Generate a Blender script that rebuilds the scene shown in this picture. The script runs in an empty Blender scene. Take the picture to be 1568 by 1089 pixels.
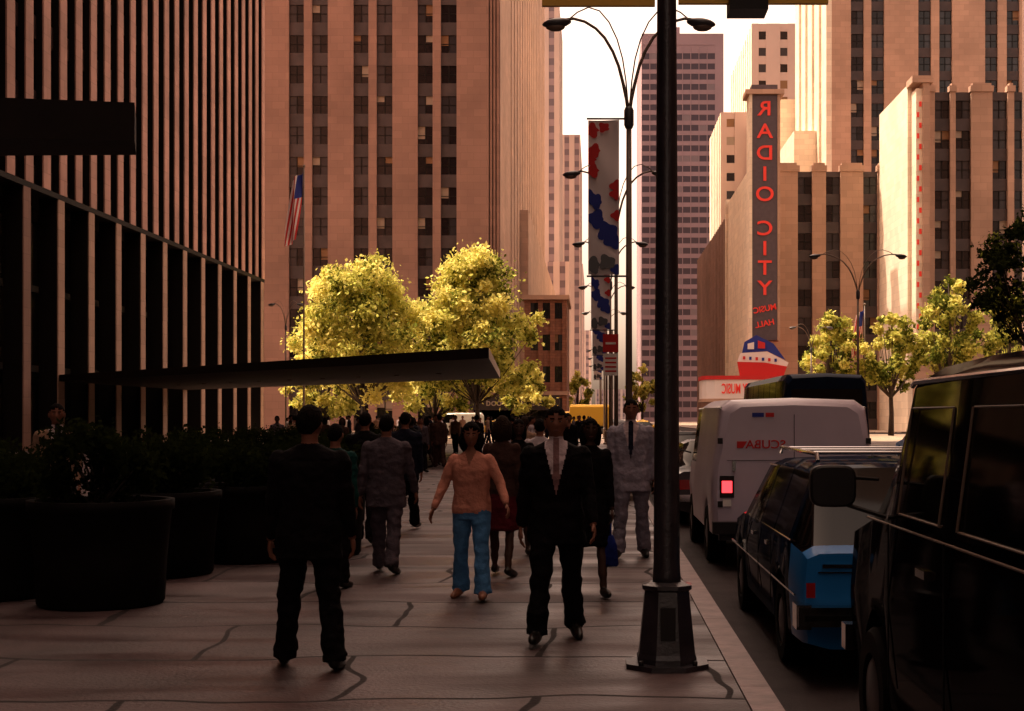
import bpy, math, random, numpy as np
from mathutils import Vector as V, Matrix, Quaternion, noise
from mathutils.bvhtree import BVHTree
random.seed(7); rng=np.random.default_rng(7)
scene=bpy.context.scene
PI=math.pi
# ------------------------------------------------------------------ materials
MATS={}
def mat(name,col,rough=.8,metal=0,var=.0,vscale=2.0,bump=0,bscale=20,spec=.5,coat=0,emit=None,es=0,kind=None,stretch=None):
    m=bpy.data.materials.new(name); m.use_nodes=True; nt=m.node_tree; N=nt.nodes; L=nt.links
    b=N['Principled BSDF']; b.inputs['Roughness'].default_value=rough; b.inputs['Metallic'].default_value=metal
    b.inputs['Specular IOR Level'].default_value=spec; b.inputs['Coat Weight'].default_value=coat; b.inputs['Coat Roughness'].default_value=.06
    b.inputs['Base Color'].default_value=(*col,1)
    if emit: b.inputs['Emission Color'].default_value=(*emit,1); b.inputs['Emission Strength'].default_value=es
    tc=N.new('ShaderNodeTexCoord'); src=tc.outputs['Object']
    if stretch:
        mp=N.new('ShaderNodeMapping'); mp.inputs['Scale'].default_value=stretch; L.new(src,mp.inputs[0]); src=mp.outputs[0]
    colout=None
    if var>0:
        n=N.new('ShaderNodeTexNoise'); n.inputs['Scale'].default_value=vscale; n.inputs['Detail'].default_value=6; L.new(src,n.inputs[0])
        r=N.new('ShaderNodeMapRange'); r.inputs['From Min'].default_value=.3; r.inputs['From Max'].default_value=.7
        r.inputs['To Min'].default_value=1-var; r.inputs['To Max'].default_value=1+var; L.new(n.outputs[0],r.inputs[0])
        mx=N.new('ShaderNodeVectorMath'); mx.operation='SCALE'; mx.inputs[0].default_value=col; L.new(r.outputs[0],mx.inputs['Scale']); colout=mx.outputs[0]
    if kind in('stone','brick','slab'):
        sp=N.new('ShaderNodeSeparateXYZ'); L.new(tc.outputs['Object'],sp.inputs[0])
        cb=N.new('ShaderNodeCombineXYZ')
        if kind=='slab':
            L.new(sp.outputs[0],cb.inputs[0]); L.new(sp.outputs[1],cb.inputs[1])
        else:
            ad=N.new('ShaderNodeMath'); L.new(sp.outputs[0],ad.inputs[0]); L.new(sp.outputs[1],ad.inputs[1])
            L.new(ad.outputs[0],cb.inputs[0]); L.new(sp.outputs[2],cb.inputs[1])
        bt=N.new('ShaderNodeTexBrick'); bt.inputs['Scale'].default_value=1
        if kind=='slab':
            wn=N.new('ShaderNodeTexNoise'); wn.inputs['Scale'].default_value=.5; L.new(cb.outputs[0],wn.inputs[0])
            sc=N.new('ShaderNodeVectorMath'); sc.operation='MULTIPLY_ADD'; sc.inputs[1].default_value=(.9,.9,0); L.new(wn.outputs[1],sc.inputs[0]); L.new(cb.outputs[0],sc.inputs[2]); L.new(sc.outputs[0],bt.inputs[0])
        else: L.new(cb.outputs[0],bt.inputs[0])
        if kind=='stone': bt.inputs['Brick Width'].default_value=1.6; bt.inputs['Row Height'].default_value=.9; bt.inputs['Mortar Size'].default_value=.02; lo,hi,mo=.90,1.06,.78
        elif kind=='brick': bt.inputs['Brick Width'].default_value=.9; bt.inputs['Row Height'].default_value=.35; bt.inputs['Mortar Size'].default_value=.03; lo,hi,mo=.8,1.1,.7
        else: bt.inputs['Brick Width'].default_value=2.4; bt.inputs['Row Height'].default_value=1.5; bt.inputs['Mortar Size'].default_value=.035; bt.inputs['Mortar Smooth'].default_value=.5; lo,hi,mo=.78,1.18,.2
        bt.inputs['Color1'].default_value=(lo,lo,lo,1); bt.inputs['Color2'].default_value=(hi,hi,hi,1); bt.inputs['Mortar'].default_value=(mo,mo,mo,1)
        m2=N.new('ShaderNodeVectorMath'); m2.operation='MULTIPLY'; L.new(bt.outputs[0],m2.inputs[0])
        if colout: L.new(colout,m2.inputs[1])
        else: m2.inputs[1].default_value=col
        colout=m2.outputs[0]
    if colout: L.new(colout,b.inputs['Base Color'])
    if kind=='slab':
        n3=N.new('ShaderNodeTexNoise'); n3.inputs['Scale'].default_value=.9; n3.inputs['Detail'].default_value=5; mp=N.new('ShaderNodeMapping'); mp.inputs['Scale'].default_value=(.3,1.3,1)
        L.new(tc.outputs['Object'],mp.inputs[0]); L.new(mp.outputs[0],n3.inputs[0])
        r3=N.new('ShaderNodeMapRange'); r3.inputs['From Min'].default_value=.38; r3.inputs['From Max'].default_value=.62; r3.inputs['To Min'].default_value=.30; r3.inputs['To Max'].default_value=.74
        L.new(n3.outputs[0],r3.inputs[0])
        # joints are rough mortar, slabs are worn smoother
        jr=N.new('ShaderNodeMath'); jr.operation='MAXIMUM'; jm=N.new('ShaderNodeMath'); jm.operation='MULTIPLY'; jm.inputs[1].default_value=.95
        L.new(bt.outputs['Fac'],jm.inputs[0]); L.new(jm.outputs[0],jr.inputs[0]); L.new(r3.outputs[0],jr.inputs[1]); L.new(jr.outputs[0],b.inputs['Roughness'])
    if bump>0:
        n2=N.new('ShaderNodeTexNoise'); n2.inputs['Scale'].default_value=bscale; n2.inputs['Detail'].default_value=5; L.new(src,n2.inputs[0])
        bp=N.new('ShaderNodeBump'); bp.inputs['Strength'].default_value=bump; bp.inputs['Distance'].default_value=.05; L.new(n2.outputs[0],bp.inputs['Height']); L.new(bp.outputs[0],b.inputs['Normal'])
    MATS[name]=m; return m
def leafmat(name,col,tr):
    m=bpy.data.materials.new(name); m.use_nodes=True; nt=m.node_tree; N=nt.nodes; L=nt.links
    N.remove(N['Principled BSDF']); o=N['Material Output']
    d=N.new('ShaderNodeBsdfDiffuse'); t=N.new('ShaderNodeBsdfTranslucent'); mx=N.new('ShaderNodeMixShader'); mx.inputs[0].default_value=.5
    d.inputs[0].default_value=(*col,1); t.inputs[0].default_value=(*tr,1)
    L.new(d.outputs[0],mx.inputs[1]); L.new(t.outputs[0],mx.inputs[2]); L.new(mx.outputs[0],o.inputs[0]); MATS[name]=m
# ------------------------------------------------------------------ mesh builder
class MB:
    def __init__(s): s.v=[]; s.f=[]; s.m=[]; s.sm=[]; s.names=[]
    def mi(s,n):
        if n not in s.names: s.names.append(n)
        return s.names.index(n)
    def add(s,vs,fs,m,smooth=False):
        o=len(s.v); s.v.extend([tuple(p) for p in vs]); i=s.mi(m) if isinstance(m,str) else None
        for k,f in enumerate(fs):
            s.f.append(tuple(a+o for a in f)); s.m.append(i if i is not None else s.mi(m[k])); s.sm.append(smooth)
    def box(s,x0,x1,y0,y1,z0,z1,m,fn=None):
        c=[(x0,y0,z0),(x1,y0,z0),(x1,y1,z0),(x0,y1,z0),(x0,y0,z1),(x1,y0,z1),(x1,y1,z1),(x0,y1,z1)]
        if fn: c=[fn(*p) for p in c]
        s.add(c,[(0,3,2,1),(4,5,6,7),(0,1,5,4),(1,2,6,5),(2,3,7,6),(3,0,4,7)],m)
    def loft(s,rings,m,smooth=True,caps=True):
        n=len(rings[0]); vs=[p for r in rings for p in r]; fs=[]
        for i in range(len(rings)-1):
            for j in range(n):
                a=i*n+j; b=i*n+(j+1)%n; fs.append((a,b,b+n,a+n))
        if caps: fs.append(tuple(range(n-1,-1,-1))); fs.append(tuple(range((len(rings)-1)*n,len(rings)*n)))
        s.add(vs,fs,m,smooth)
    def tube(s,pts,rad,m,n=10,round_=False,smooth=True):
        pts=[V(p) for p in pts]; rad=list(rad) if hasattr(rad,'__len__') else [rad]*len(pts)
        if round_:
            d=(pts[0]-pts[1]).normalized(); e=(pts[-1]-pts[-2]).normalized(); r0,r1=rad[0],rad[-1]
            pts=[pts[0]+d*r0*.98,pts[0]+d*r0*.7]+pts+[pts[-1]+e*r1*.7,pts[-1]+e*r1*.98]; rad=[r0*.2,r0*.71]+rad+[r1*.71,r1*.2]
        rings=[]; up=None
        for i,p in enumerate(pts):
            t=(pts[min(i+1,len(pts)-1)]-pts[max(i-1,0)]).normalized()
            if up is None: up=t.orthogonal().normalized()
            up=(up-t*up.dot(t)).normalized(); w=t.cross(up)
            rings.append([p+(up*math.cos(2*PI*k/n)+w*math.sin(2*PI*k/n))*rad[i] for k in range(n)])
        s.loft(rings,m,smooth)
    def ell(s,c,ax,m,nu=12,nv=8):
        c=V(c); ax=[V(a) for a in ax] if hasattr(ax[0],'__len__') else [V((ax[0],0,0)),V((0,ax[1],0)),V((0,0,ax[2]))]
        rings=[]
        for i in range(nv+1):
            th=PI*(.02+.96*i/nv); rings.append([c+ax[0]*math.sin(th)*math.cos(2*PI*j/nu)+ax[1]*math.sin(th)*math.sin(2*PI*j/nu)-ax[2]*math.cos(th) for j in range(nu)])
        s.loft(rings,m)
    def text(s,t,size,m,mtx,ext=.02):
        cu=bpy.data.curves.new('t','FONT'); cu.body=t; cu.size=size; cu.extrude=ext; cu.align_x='CENTER'; cu.align_y='CENTER'; cu.offset=size*.012
        o=bpy.data.objects.new('t',cu); scene.collection.objects.link(o); dg=bpy.context.evaluated_depsgraph_get()
        me=bpy.data.meshes.new_from_object(o.evaluated_get(dg)); s.add([mtx@v.co for v in me.vertices],[tuple(p.vertices) for p in me.polygons],m)
        bpy.data.objects.remove(o); bpy.data.curves.remove(cu)
    def mesh(s,name):
        me=bpy.data.meshes.new(name); me.from_pydata(s.v,[],s.f); 
        for n in s.names: me.materials.append(MATS[n])
        me.polygons.foreach_set('material_index',s.m); me.polygons.foreach_set('use_smooth',s.sm); me.update(); return me
    def build(s,name,loc=(0,0,0),rz=0,bevel=0):
        me=s.mesh(name); o=bpy.data.objects.new(name,me); scene.collection.objects.link(o); o.location=loc; o.rotation_euler=(0,0,rz)
        return o
# mirrored text on a vertical plane facing -Y (the slide is shown reversed, so the lettering is too)
def TM(x,y,z,mir=True,rot=0,sx=1,sz=1):
    return Matrix.Translation((x,y,z))@Matrix.Rotation(rot,4,'Y')@Matrix.Diagonal(((-1 if mir else 1)*sx,1,sz,1))@Matrix.Rotation(PI/2,4,'X')
# ------------------------------------------------------------------ palette
mat('limestone',(.29,.165,.125),.85,var=.20,vscale=.12,kind='stone')
mat('limestone_fin',(.54,.29,.225),.7,var=.24,vscale=.3,kind='stone')
mat('limestone_pale',(.45,.285,.205),.85,var=.16,vscale=.12,kind='stone')
mat('limestone_white_and_sunlit',(.82,.70,.55),.85,var=.09,vscale=.15,kind='stone')  # whitened to paint sunlight on avenue-facing walls; plain white on the canopy end
mat('limestone_far',(.53,.39,.34),.9,var=.08,vscale=.1)  # pale tone paints distance haze into the stone
mat('stone_grid',(.25,.165,.185),.9,var=.08,vscale=.1)
mat('glass_grid',(.045,.028,.042),.3,spec=.3)
mat('spandrel',(.05,.034,.034),.6,var=.3,vscale=.5)
mat('spandrel_far',(.30,.21,.215),.8)  # paled for distance haze like the far stone
mat('glass_dark',(.008,.006,.008),.15,spec=.35)
mat('glass_mid',(.03,.028,.034),.2,spec=.4)
mat('glass_far',(.15,.105,.12),.4)  # window tone lifted to paint in distance haze
mat('blind_light',(.32,.25,.19),.6)
mat('blind_warm',(.22,.11,.045),.6)
mat('lobby_glass',(.004,.004,.004),.06,spec=.4)
mat('bronze_and_shade',(.008,.006,.005),.55,spec=.2)  # real frames and posts; also paints shade on fin and column sides
mat('brick_red',(.24,.10,.06),.85,var=.15,kind='brick')
mat('asphalt',(.028,.022,.023),.8,var=.25,vscale=3,bump=.3,bscale=60,spec=.15)
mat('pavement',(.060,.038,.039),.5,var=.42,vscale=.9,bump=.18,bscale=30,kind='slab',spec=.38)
mat('pavement_sunlit',(.40,.30,.22),.8,var=.2,vscale=1,kind='slab')  # paving colour made paler where the ground is meant to be sunlit
mat('kerb_stone',(.17,.11,.105),.6,var=.3,vscale=5,bump=.2)
mat('road_paint',(.6,.55,.5),.7,var=.2,vscale=8)
mat('pole_metal',(.020,.016,.021),.38,var=.4,vscale=6,bump=.15,bscale=40,coat=.12)
mat('lamp_metal',(.15,.105,.075),.45,var=.1)
mat('dark_metal',(.010,.008,.008),.5,spec=.25)
mat('lamp_dark',(.05,.05,.055),.35)
mat('white_paint',(.8,.78,.72),.5,var=.05)
mat('banner_white',(.78,.70,.68),.8)
mat('red_cloth',(.55,.02,.02),.8)
mat('blue_cloth',(.015,.03,.24),.8)
mat('neon_red',(.75,.045,.03),.5,emit=(1,.05,.03),es=.12)
mat('sign_grey',(.085,.065,.08),.5,var=.15)
mat('sign_dark',(.02,.012,.012),.5)
mat('yellow_paint',(.75,.42,.03),.5)
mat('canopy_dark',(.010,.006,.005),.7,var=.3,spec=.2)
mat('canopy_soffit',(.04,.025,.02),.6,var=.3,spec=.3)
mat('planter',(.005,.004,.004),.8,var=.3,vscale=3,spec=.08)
mat('bark',(.05,.033,.025),.9,var=.4,vscale=5)
mat('van_white',(.52,.45,.53),.35,var=.08,vscale=1.5,coat=.2)
mat('paint_blue',(.012,.17,.50),.35,coat=.35,spec=.2)
mat('paint_navy',(.004,.010,.026),.35,coat=.16,spec=.0,var=.2)
mat('paint_black',(.0035,.0025,.004),.4,coat=.12,spec=.0,var=.3,vscale=2)
mat('paint_dark',(.02,.013,.016),.3,coat=.4)
mat('chrome',(.6,.58,.56),.14,metal=1)
mat('rubber',(.006,.006,.006),.85,spec=.1)
mat('tail_red',(.30,.01,.01),.2)
mat('tail_lit',(.9,.05,.03),.3,emit=(1,.04,.05),es=3)
mat('car_glass',(.003,.003,.003),.3,spec=.0,coat=.45)
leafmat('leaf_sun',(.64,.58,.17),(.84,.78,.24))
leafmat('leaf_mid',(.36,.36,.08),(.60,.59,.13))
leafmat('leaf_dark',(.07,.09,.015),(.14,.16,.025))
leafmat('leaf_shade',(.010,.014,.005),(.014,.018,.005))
# ------------------------------------------------------------------ world, sun, camera
EL=math.radians(58); AZ=math.radians(-62)
sd=V((math.sin(AZ)*math.cos(EL),math.cos(AZ)*math.cos(EL),math.sin(EL)))
w=bpy.data.worlds.new('World'); scene.world=w; w.use_nodes=True; N=w.node_tree.nodes; L=w.node_tree.links
sk=N.new('ShaderNodeTexSky'); sk.sky_type='NISHITA'; sk.sun_disc=False; sk.sun_elevation=EL; sk.sun_rotation=AZ%(2*PI); sk.dust_density=6; sk.air_density=1.0; sk.ozone_density=.5
hs=N.new('ShaderNodeHueSaturation'); hs.inputs['Saturation'].default_value=.35; L.new(sk.outputs[0],hs.inputs['Color'])
tm=N.new('ShaderNodeVectorMath'); tm.operation='MULTIPLY'; tm.inputs[1].default_value=(3.9,2.70,2.0); L.new(hs.outputs[0],tm.inputs[0])
L.new(tm.outputs[0],N['Background'].inputs[0]); N['Background'].inputs[1].default_value=.15
su=bpy.data.lights.new('sun','SUN'); su.energy=5; su.angle=math.radians(.5); su.color=(1,.88,.66)
so=bpy.data.objects.new('sun',su); scene.collection.objects.link(so); so.rotation_euler=sd.to_track_quat('Z','Y').to_euler(); so.location=(0,0,200)
cam=bpy.data.cameras.new('camera'); co=bpy.data.objects.new('camera',cam); scene.collection.objects.link(co)
co.location=(0,0,1.7); co.rotation_euler=(PI/2,0,0); cam.lens=50; cam.sensor_width=36; cam.shift_x=-.0816; cam.shift_y=.060; cam.clip_end=9000; cam.clip_start=.05
scene.camera=co
try:
    scene.view_settings.view_transform='Standard'; scene.view_settings.look='None'; scene.view_settings.exposure=0
except Exception: pass
# ------------------------------------------------------------------ ground
g=MB(); g.add([(-4000,-500,-.12),(4000,-500,-.12),(4000,8000,-.12),(-4000,8000,-.12)],[(0,1,2,3)],'asphalt'); g.build('ground')
def pave(x0,x1,y0,y1,name,kx=None,mm='pavement'):
    m=MB(); a=x0;b=x1
    if kx=='r':
        b=x1-.2
        for k in range(int((y1-y0)/3)): m.box(b+.012,x1,y0+k*3+.006,y0+k*3+2.994,-.119,-.003,'kerb_stone')
    if kx=='l': a=x0+.2; m.box(x0,a,y0,y1,-.119,-.002,'kerb_stone')
    m.box(a,b,y0,y1,-.118,0,mm); return m.build(name)
pave(-110,1.1,-60,89.99,'sidewalk','r'); pave(-110,1.1,90,139,'plaza_pavement','r','pavement_sunlit'); pave(-110,1.1,163,900,'sidewalk','r','pavement_sunlit')
pave(15,110,-60,99.99,'sidewalk','l'); pave(15,110,100,139,'sidewalk','l','pavement_sunlit'); pave(15,110,163,900,'sidewalk','l','pavement_sunlit')
m=MB()
for y in range(-20,400,9):
    for x in (4.2,7.7,11.2): m.box(x-.06,x+.06,y,y+3,-.119,-.114,'road_paint')
for y in (136.2,139.2,162,165): m.box(1.4,14.6,y,y+.3,-.119,-.113,'road_paint')
m.build('road_markings')
# ------------------------------------------------------------------ buildings
def glassmat(pal,r=random): 
    k=r.random()
    return pal[0] if k<.62 else pal[1] if k<.86 else pal[2] if k<.94 else pal[3]
PAL=('glass_dark','glass_mid','blind_light','blind_warm')
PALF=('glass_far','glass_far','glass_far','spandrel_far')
PALG=('glass_grid','glass_grid','glass_far','glass_grid')
def mapY(y0): return lambda a,d,z:(a,y0+d,z)
def mapXp(x0): return lambda a,d,z:(x0-d,a,z)
def mapXn(x0): return lambda a,d,z:(x0+d,a,z)
def facade(mb,fn,a0,a1,z0,z1,strips,fh,wall,pal=PAL,winf=.6,sp='spandrel',dep=.6,crown=0):
    prev=a0
    for (s0,s1) in list(strips)+[(a1,a1)]:
        if s0>prev:
            mb.box(prev,s0,0,dep,z0,z1,wall,fn)
            if crown:
                for q,(e,zz) in enumerate(((.12,crown*.7),(-.15,crown))):
                    mb.box(prev-e,s0+e,-.15+.1*q,dep,z1+.002+(crown*.7+.002)*q,z1+zz+.004,wall,fn)
        prev=s1
    nf=int((z1-z0)/fh)
    for (s0,s1) in strips:
        for k in range(nf):
            zb=z0+k*fh; zw=zb+fh*(1-winf)
            mb.box(s0,s1,dep*.45,dep,zb,zw,sp,fn)
            mid=(s0+s1)/2
            if dep>.4:
                for (p,q) in ((s0,mid-.06),(mid+.06,s1)):
                    gm=glassmat(pal); zt=zb+fh
                    if gm in('blind_light','blind_warm'):
                        zz=zw+(zt-zw)*random.uniform(.3,.7); mb.box(p,q,dep*.7,dep,zz,zt,gm,fn); mb.box(p,q,dep*.7,dep,zw,zz,'glass_dark',fn)
                    else: mb.box(p,q,dep*.7,dep,zw,zt,gm,fn)
                    mb.box(p,q,dep*.62,dep*.7,zw+fh*winf*.5-.04,zw+fh*winf*.5+.04,'bronze_and_shade',fn)
                mb.box(mid-.06,mid+.06,dep*.6,dep,zw,zb+fh,'bronze_and_shade',fn)
            else: mb.box(s0,s1,dep*.7,dep,zw,zb+fh,glassmat(pal),fn)
        if z0+nf*fh<z1: mb.box(s0,s1,dep*.45,dep,z0+nf*fh,z1,sp,fn)
def rstrips(a0,a1,pitch,wd,off=None):
    r=[]; a=a0+(pitch-wd)/2 if off is None else a0+off
    while a+wd<a1-.2: r.append((a,a+wd)); a+=pitch
    return r
# --- left office tower with stone fins
m=MB(); XF=-28.6; Y0,Y1=-45.,123.; ZB=13.6; TT=165
m.box(-75,XF-.5,Y0,Y1-.5,ZB,TT,'glass_dark')
p=2.3; y=Y1-.9
while y>20:
    m.box(XF-.499,XF-.08,y,y+.8,ZB,TT,'bronze_and_shade')  # fin body coloured dark to paint its shaded sides
    m.box(XF-.079,XF,y-.08,y+.88,ZB-.01,TT,'limestone_fin')
    m.box(XF-.499,XF-.40,y-p+.8,y,ZB,ZB+1.1,'bronze_and_shade')
    for k in range(20):
        z=ZB+3.8+k*3.9; m.box(XF-.499,XF-.42,y-p+.8,y,z,z+1.2,'spandrel')
    y-=p
m.box(-75,XF-.081,Y1-.5,Y1,ZB,TT,'limestone_fin')
m.box(-75,XF-2.6,Y0,Y1-2,0,ZB-.3,'lobby_glass')
m.box(-75,XF-.02,Y0,Y1-.02,ZB-.3,ZB-.013,'canopy_dark')
y=Y1-1.2
while y>10:
    m.box(XF-1.1,XF-.1,y+.05,y+.85,0,ZB-.301,'bronze_and_shade'); m.box(XF-.099,XF-.03,y,y+.9,0,ZB-.301,'limestone_pale' if y>75 else 'limestone')  # column sides painted dark as shade; far front edges painted paler as lit
    m.box(XF-2.599,XF-2.45,y+2.3,y+2.45,0,ZB-.301,'bronze_and_shade')
    y-=4.6
for z in (4.2,8.6): m.box(XF-2.598,XF-2.4,Y0,Y1-2.1,z,z+.35,'bronze_and_shade')
m.build('office_tower')
# --- central limestone tower
m=MB(); TX0,TX1,TY0,TY1,TH=-62.,-11.8,175.,330.,104.
st=[]
for c in (-58.5,-50.6,-42.7,-34.85,-26.9,-19.0): st+= [(c-2.9,c-1.05),(c-.05,c+1.9)]
st=[(a,b) for a,b in st if b<TX1-4]
facade(m,mapY(TY0),TX0,TX1-1.6,0,TH,st,3.75,'limestone',winf=.58,dep=.7)
for k in range(4): m.box(TX1-1.6+k*.4,TX1-1.35+k*.4,TY0+.12*k,TY0+.7,0,TH,'limestone')
m.box(TX1-1.6,TX1-.004,TY0+.7,TY0+1.4,0,TH,'limestone')
facade(m,mapXp(TX1),TY0+1.41,TY1,0,TH,[(a,b) for a,b in rstrips(TY0+20,TY1,7.8,2.0)],3.75,'limestone_pale',dep=.35)
m.box(TX0,TX1-.36,TY0+1.42,TY1,0,TH-.5,'limestone')
m.box(TX0,TX1-1.61,TY0+.701,TY0+1.415,0,TH-.5,'limestone')
m.box(TX1+.002,TX1+1.3,222,372,0,34,'limestone_pale')
m.build('limestone_tower')
# --- low brick building on the next corner
m=MB(); facade(m,mapY(188),-9.4,-3.8,0,17.2,[(-8.6,-7.6),(-7.0,-6.0),(-5.4,-4.4)],4.2,'brick_red',winf=.5,dep=.5,sp='brick_red')
m.box(-9.4,-3.8,188.5,205,0,17,'brick_red'); m.box(-9.7,-3.5,187.6,205.3,17.21,17.8,'limestone_pale'); m.box(-9.6,-3.6,187.7,187.99,4.6,5.1,'limestone_pale')
m.build('brick_building')
m=MB(); m.box(-17.5,-9.9,166,171,0,4.6,'limestone'); m.box(-14.6,-4.2,165.2,165.9,2.5,4.2,'sign_dark'); m.box(-14.2,-4.4,166.0,171,0,2.49,'lobby_glass')
m.text('Famous Food',1.15,'blind_light',TM(-9.6,165.18,3.35)); m.build('shop_front')
# --- buildings beyond, left of the avenue, haze painted into their colours
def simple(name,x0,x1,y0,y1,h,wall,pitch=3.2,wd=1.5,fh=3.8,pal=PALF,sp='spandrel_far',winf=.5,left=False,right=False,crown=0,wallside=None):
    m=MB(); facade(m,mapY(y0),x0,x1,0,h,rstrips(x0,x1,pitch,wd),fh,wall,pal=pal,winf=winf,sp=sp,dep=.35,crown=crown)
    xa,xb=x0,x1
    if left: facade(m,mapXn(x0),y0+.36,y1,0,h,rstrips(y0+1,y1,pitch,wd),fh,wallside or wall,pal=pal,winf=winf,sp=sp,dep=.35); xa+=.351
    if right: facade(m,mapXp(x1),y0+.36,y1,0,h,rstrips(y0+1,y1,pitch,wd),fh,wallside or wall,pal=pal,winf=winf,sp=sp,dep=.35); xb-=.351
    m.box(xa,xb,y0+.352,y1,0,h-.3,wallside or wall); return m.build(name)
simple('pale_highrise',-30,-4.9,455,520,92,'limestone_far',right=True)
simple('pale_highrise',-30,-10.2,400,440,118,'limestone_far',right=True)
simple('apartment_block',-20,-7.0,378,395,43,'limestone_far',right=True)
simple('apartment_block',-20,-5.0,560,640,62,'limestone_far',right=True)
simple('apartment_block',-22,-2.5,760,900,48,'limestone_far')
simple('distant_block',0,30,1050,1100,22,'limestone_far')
# --- glass grid tower far right of avenue
m=MB(); X0,X1,Yt,Ht=16.2,45,500,136.5
facade(m,mapY(Yt),X0,X1,0,Ht-4,rstrips(X0,X1,2.88,2.62),3.6,'stone_grid',pal=PALG,winf=.58,sp='stone_grid',dep=.3)
m.box(X0,X1,Yt,Yt+.3,Ht-4+.01,Ht,'stone_grid'); m.box(X0,X1,Yt+.301,Yt+60,0,Ht-.1,'stone_grid')
m.box(X0+6,X0+14,Yt+10,Yt+30,Ht-.099,Ht+5,'stone_grid'); m.build('grid_tower')
# --- right side buildings
m=MB(); h=34
facade(m,mapY(187),20.8,41,0,h,[(26.6,28.5),(30.3,32.2),(35.2,37.1),(39.0,40.8)],3.7,'limestone_pale',winf=.6,dep=.9,crown=1.1)
m.box(20,20.79,187,187.9,0,h,'limestone_white_and_sunlit')
m.box(20,20.5,187.91,214.9,0,h,'limestone_white_and_sunlit')  # avenue face whitened to look sunlit
m.box(19.7,20.5,214.91,216.5,0,h+.5,'limestone_white_and_sunlit')
facade(m,mapXn(20),216.51,280,0,h-1.5,rstrips(216.51,280,2.9,1.7),3.7,'limestone',dep=.5,winf=.85)
m.box(20.51,60,187.905,280,0,h-1.7,'limestone_pale')
m.box(20.6,60,187.95,214,h-1.69,h-.4,'limestone_pale')
for (a,b,c_,d) in ((24,28,195,200),(31,34,200,206)): m.box(a,b,c_,d,h-.39,h+2.2,'limestone')
m.build('music_hall')
m=MB(); x0=37.3
facade(m,mapY(170),x0+.6,75,0,40.6,[(a-.35,a+1.5) for a in (40.9,43.4,47.8,50.4,54.8,57.4,62,64.6)],3.6,'limestone_pale',winf=.6,dep=.9,crown=1.0)
m.box(x0,x0+.59,170,186.9,0,41.4,'limestone_white_and_sunlit'); m.box(x0+.6,75,170.91,186.9,0,40,'limestone_pale')  # left wall painted brighter than the front, as if in sun
m.build('setback_building')
m=MB(); st=[(a,a+2.1) for a in (41.3,44.6,52.2,55.6,63,66.5,74)]
facade(m,mapY(230),38.2,85,0,112,st,3.75,'limestone_pale',winf=.6,dep=.9)
for k in range(10): m.box(37.3+(k%2)*.4,38.19,230+.0+k*3.85,230+3.84+k*3.85,0,112,'limestone_white_and_sunlit')  # sunlight painted into the side ribs by whiter stone
m.box(38.2,85,230.91,268,0,111.5,'limestone_pale'); m.build('limestone_skyscraper')
m=MB(); m.box(32.4,39,270,300,0,62,'limestone_white_and_sunlit'); m.box(33.5,37.25,240,269,0,50,'limestone_white_and_sunlit'); m.build('setback_wing')
simple('grey_office_building',36.2,52,330,380,93,'limestone_far',pitch=5,wd=1.7,pal=PAL,sp='limestone_far',left=True,wallside='limestone_white_and_sunlit')  # side wall whitened as the sunlit face
simple('grey_office_building',26.4,36,300,329,66,'limestone_far',pitch=4.2,wd=1.7,pal=PAL,sp='limestone_far',left=True,wallside='limestone_white_and_sunlit',winf=.45)
# unseen blocks behind the camera and across the avenue, added to darken the foreground
simple('corner_light_blocker',-70,-3,-75,-46,165,'limestone',pal=PAL); simple('corner_light_blocker',14,90,-75,-22,150,'limestone',pal=PAL)
simple('avenue_light_blocker',30,70,-20,100,150,'limestone',left=True,pal=PAL)
# ------------------------------------------------------------------ music hall signs
m=MB(); sx0,sx1=19.8,23.75; c=(sx0+sx1)/2; ys=183.
m.box(sx0,sx0+.35,ys-.1,ys+3.5,11.5,43.2,'limestone_white_and_sunlit'); m.box(sx1-.35,sx1,ys-.1,ys+3.5,11.5,43.2,'limestone_pale')  # left edge coloured as sunlit, right edge duller
m.box(sx0+.36,sx1-.36,ys,ys+3.4,11.6,43.1,'sign_grey'); m.box(sx0-.5,sx1+.5,ys-.4,ys+3.9,43.21,43.8,'limestone_pale'); m.box(sx0+.3,sx1-.3,ys+.2,ys+3.2,43.81,44.5,'sign_grey')
for ch,z in zip('RADIOCITY',(41.3,38.4,35.6,32.9,30.3,25.9,23.3,20.8,18.2)): m.text(ch,2.6,'neon_red',TM(c,ys-.06,z,sx=1.15),.05)
m.text('MUSIC',1.05,'neon_red',TM(c,ys-.06,15.6,rot=-.2),.05); m.text('HALL',1.05,'neon_red',TM(c,ys-.06,13.7,rot=-.2),.05)
m.build('vertical_theatre_sign')
m=MB()
ring=[(13.6,186.9),(13.6,181),(14.0,179.7),(15.0,179),(24.2,179),(24.2,186.9)]
for z0,z1,mm in ((3.6,4.0,'limestone_pale'),(4.01,6.4,'banner_white'),(6.41,6.9,'red_cloth')):
    e=.12 if mm!='banner_white' else 0
    m.loft([[(x-e if x<20 else x+e,y-e if y<186 else y,z) for x,y in ring] for z in (z0,z1)],mm,False)
m.text('RADIO CITY MUSIC',1.35,'neon_red',TM(19.5,178.97,5.2,sx=.62,sz=1.3),.04); m.build('theatre_marquee')
m=MB() # painted steamboat display above the marquee
def poly(mb,pts,y0,y1,mm): 
    n=len(pts); mb.add([(x,y0,z) for x,z in pts]+[(x,y1,z) for x,z in pts],[tuple(range(n)),tuple(range(2*n-1,n-1,-1))]+[(i,(i+1)%n,(i+1)%n+n,i+n) for i in range(n)],mm)
poly(m,[(18.3,6.95),(23.9,6.95),(24.3,8.1),(21.5,8.6),(18.0,8.7)],180.5,180.8,'red_cloth')
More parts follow.
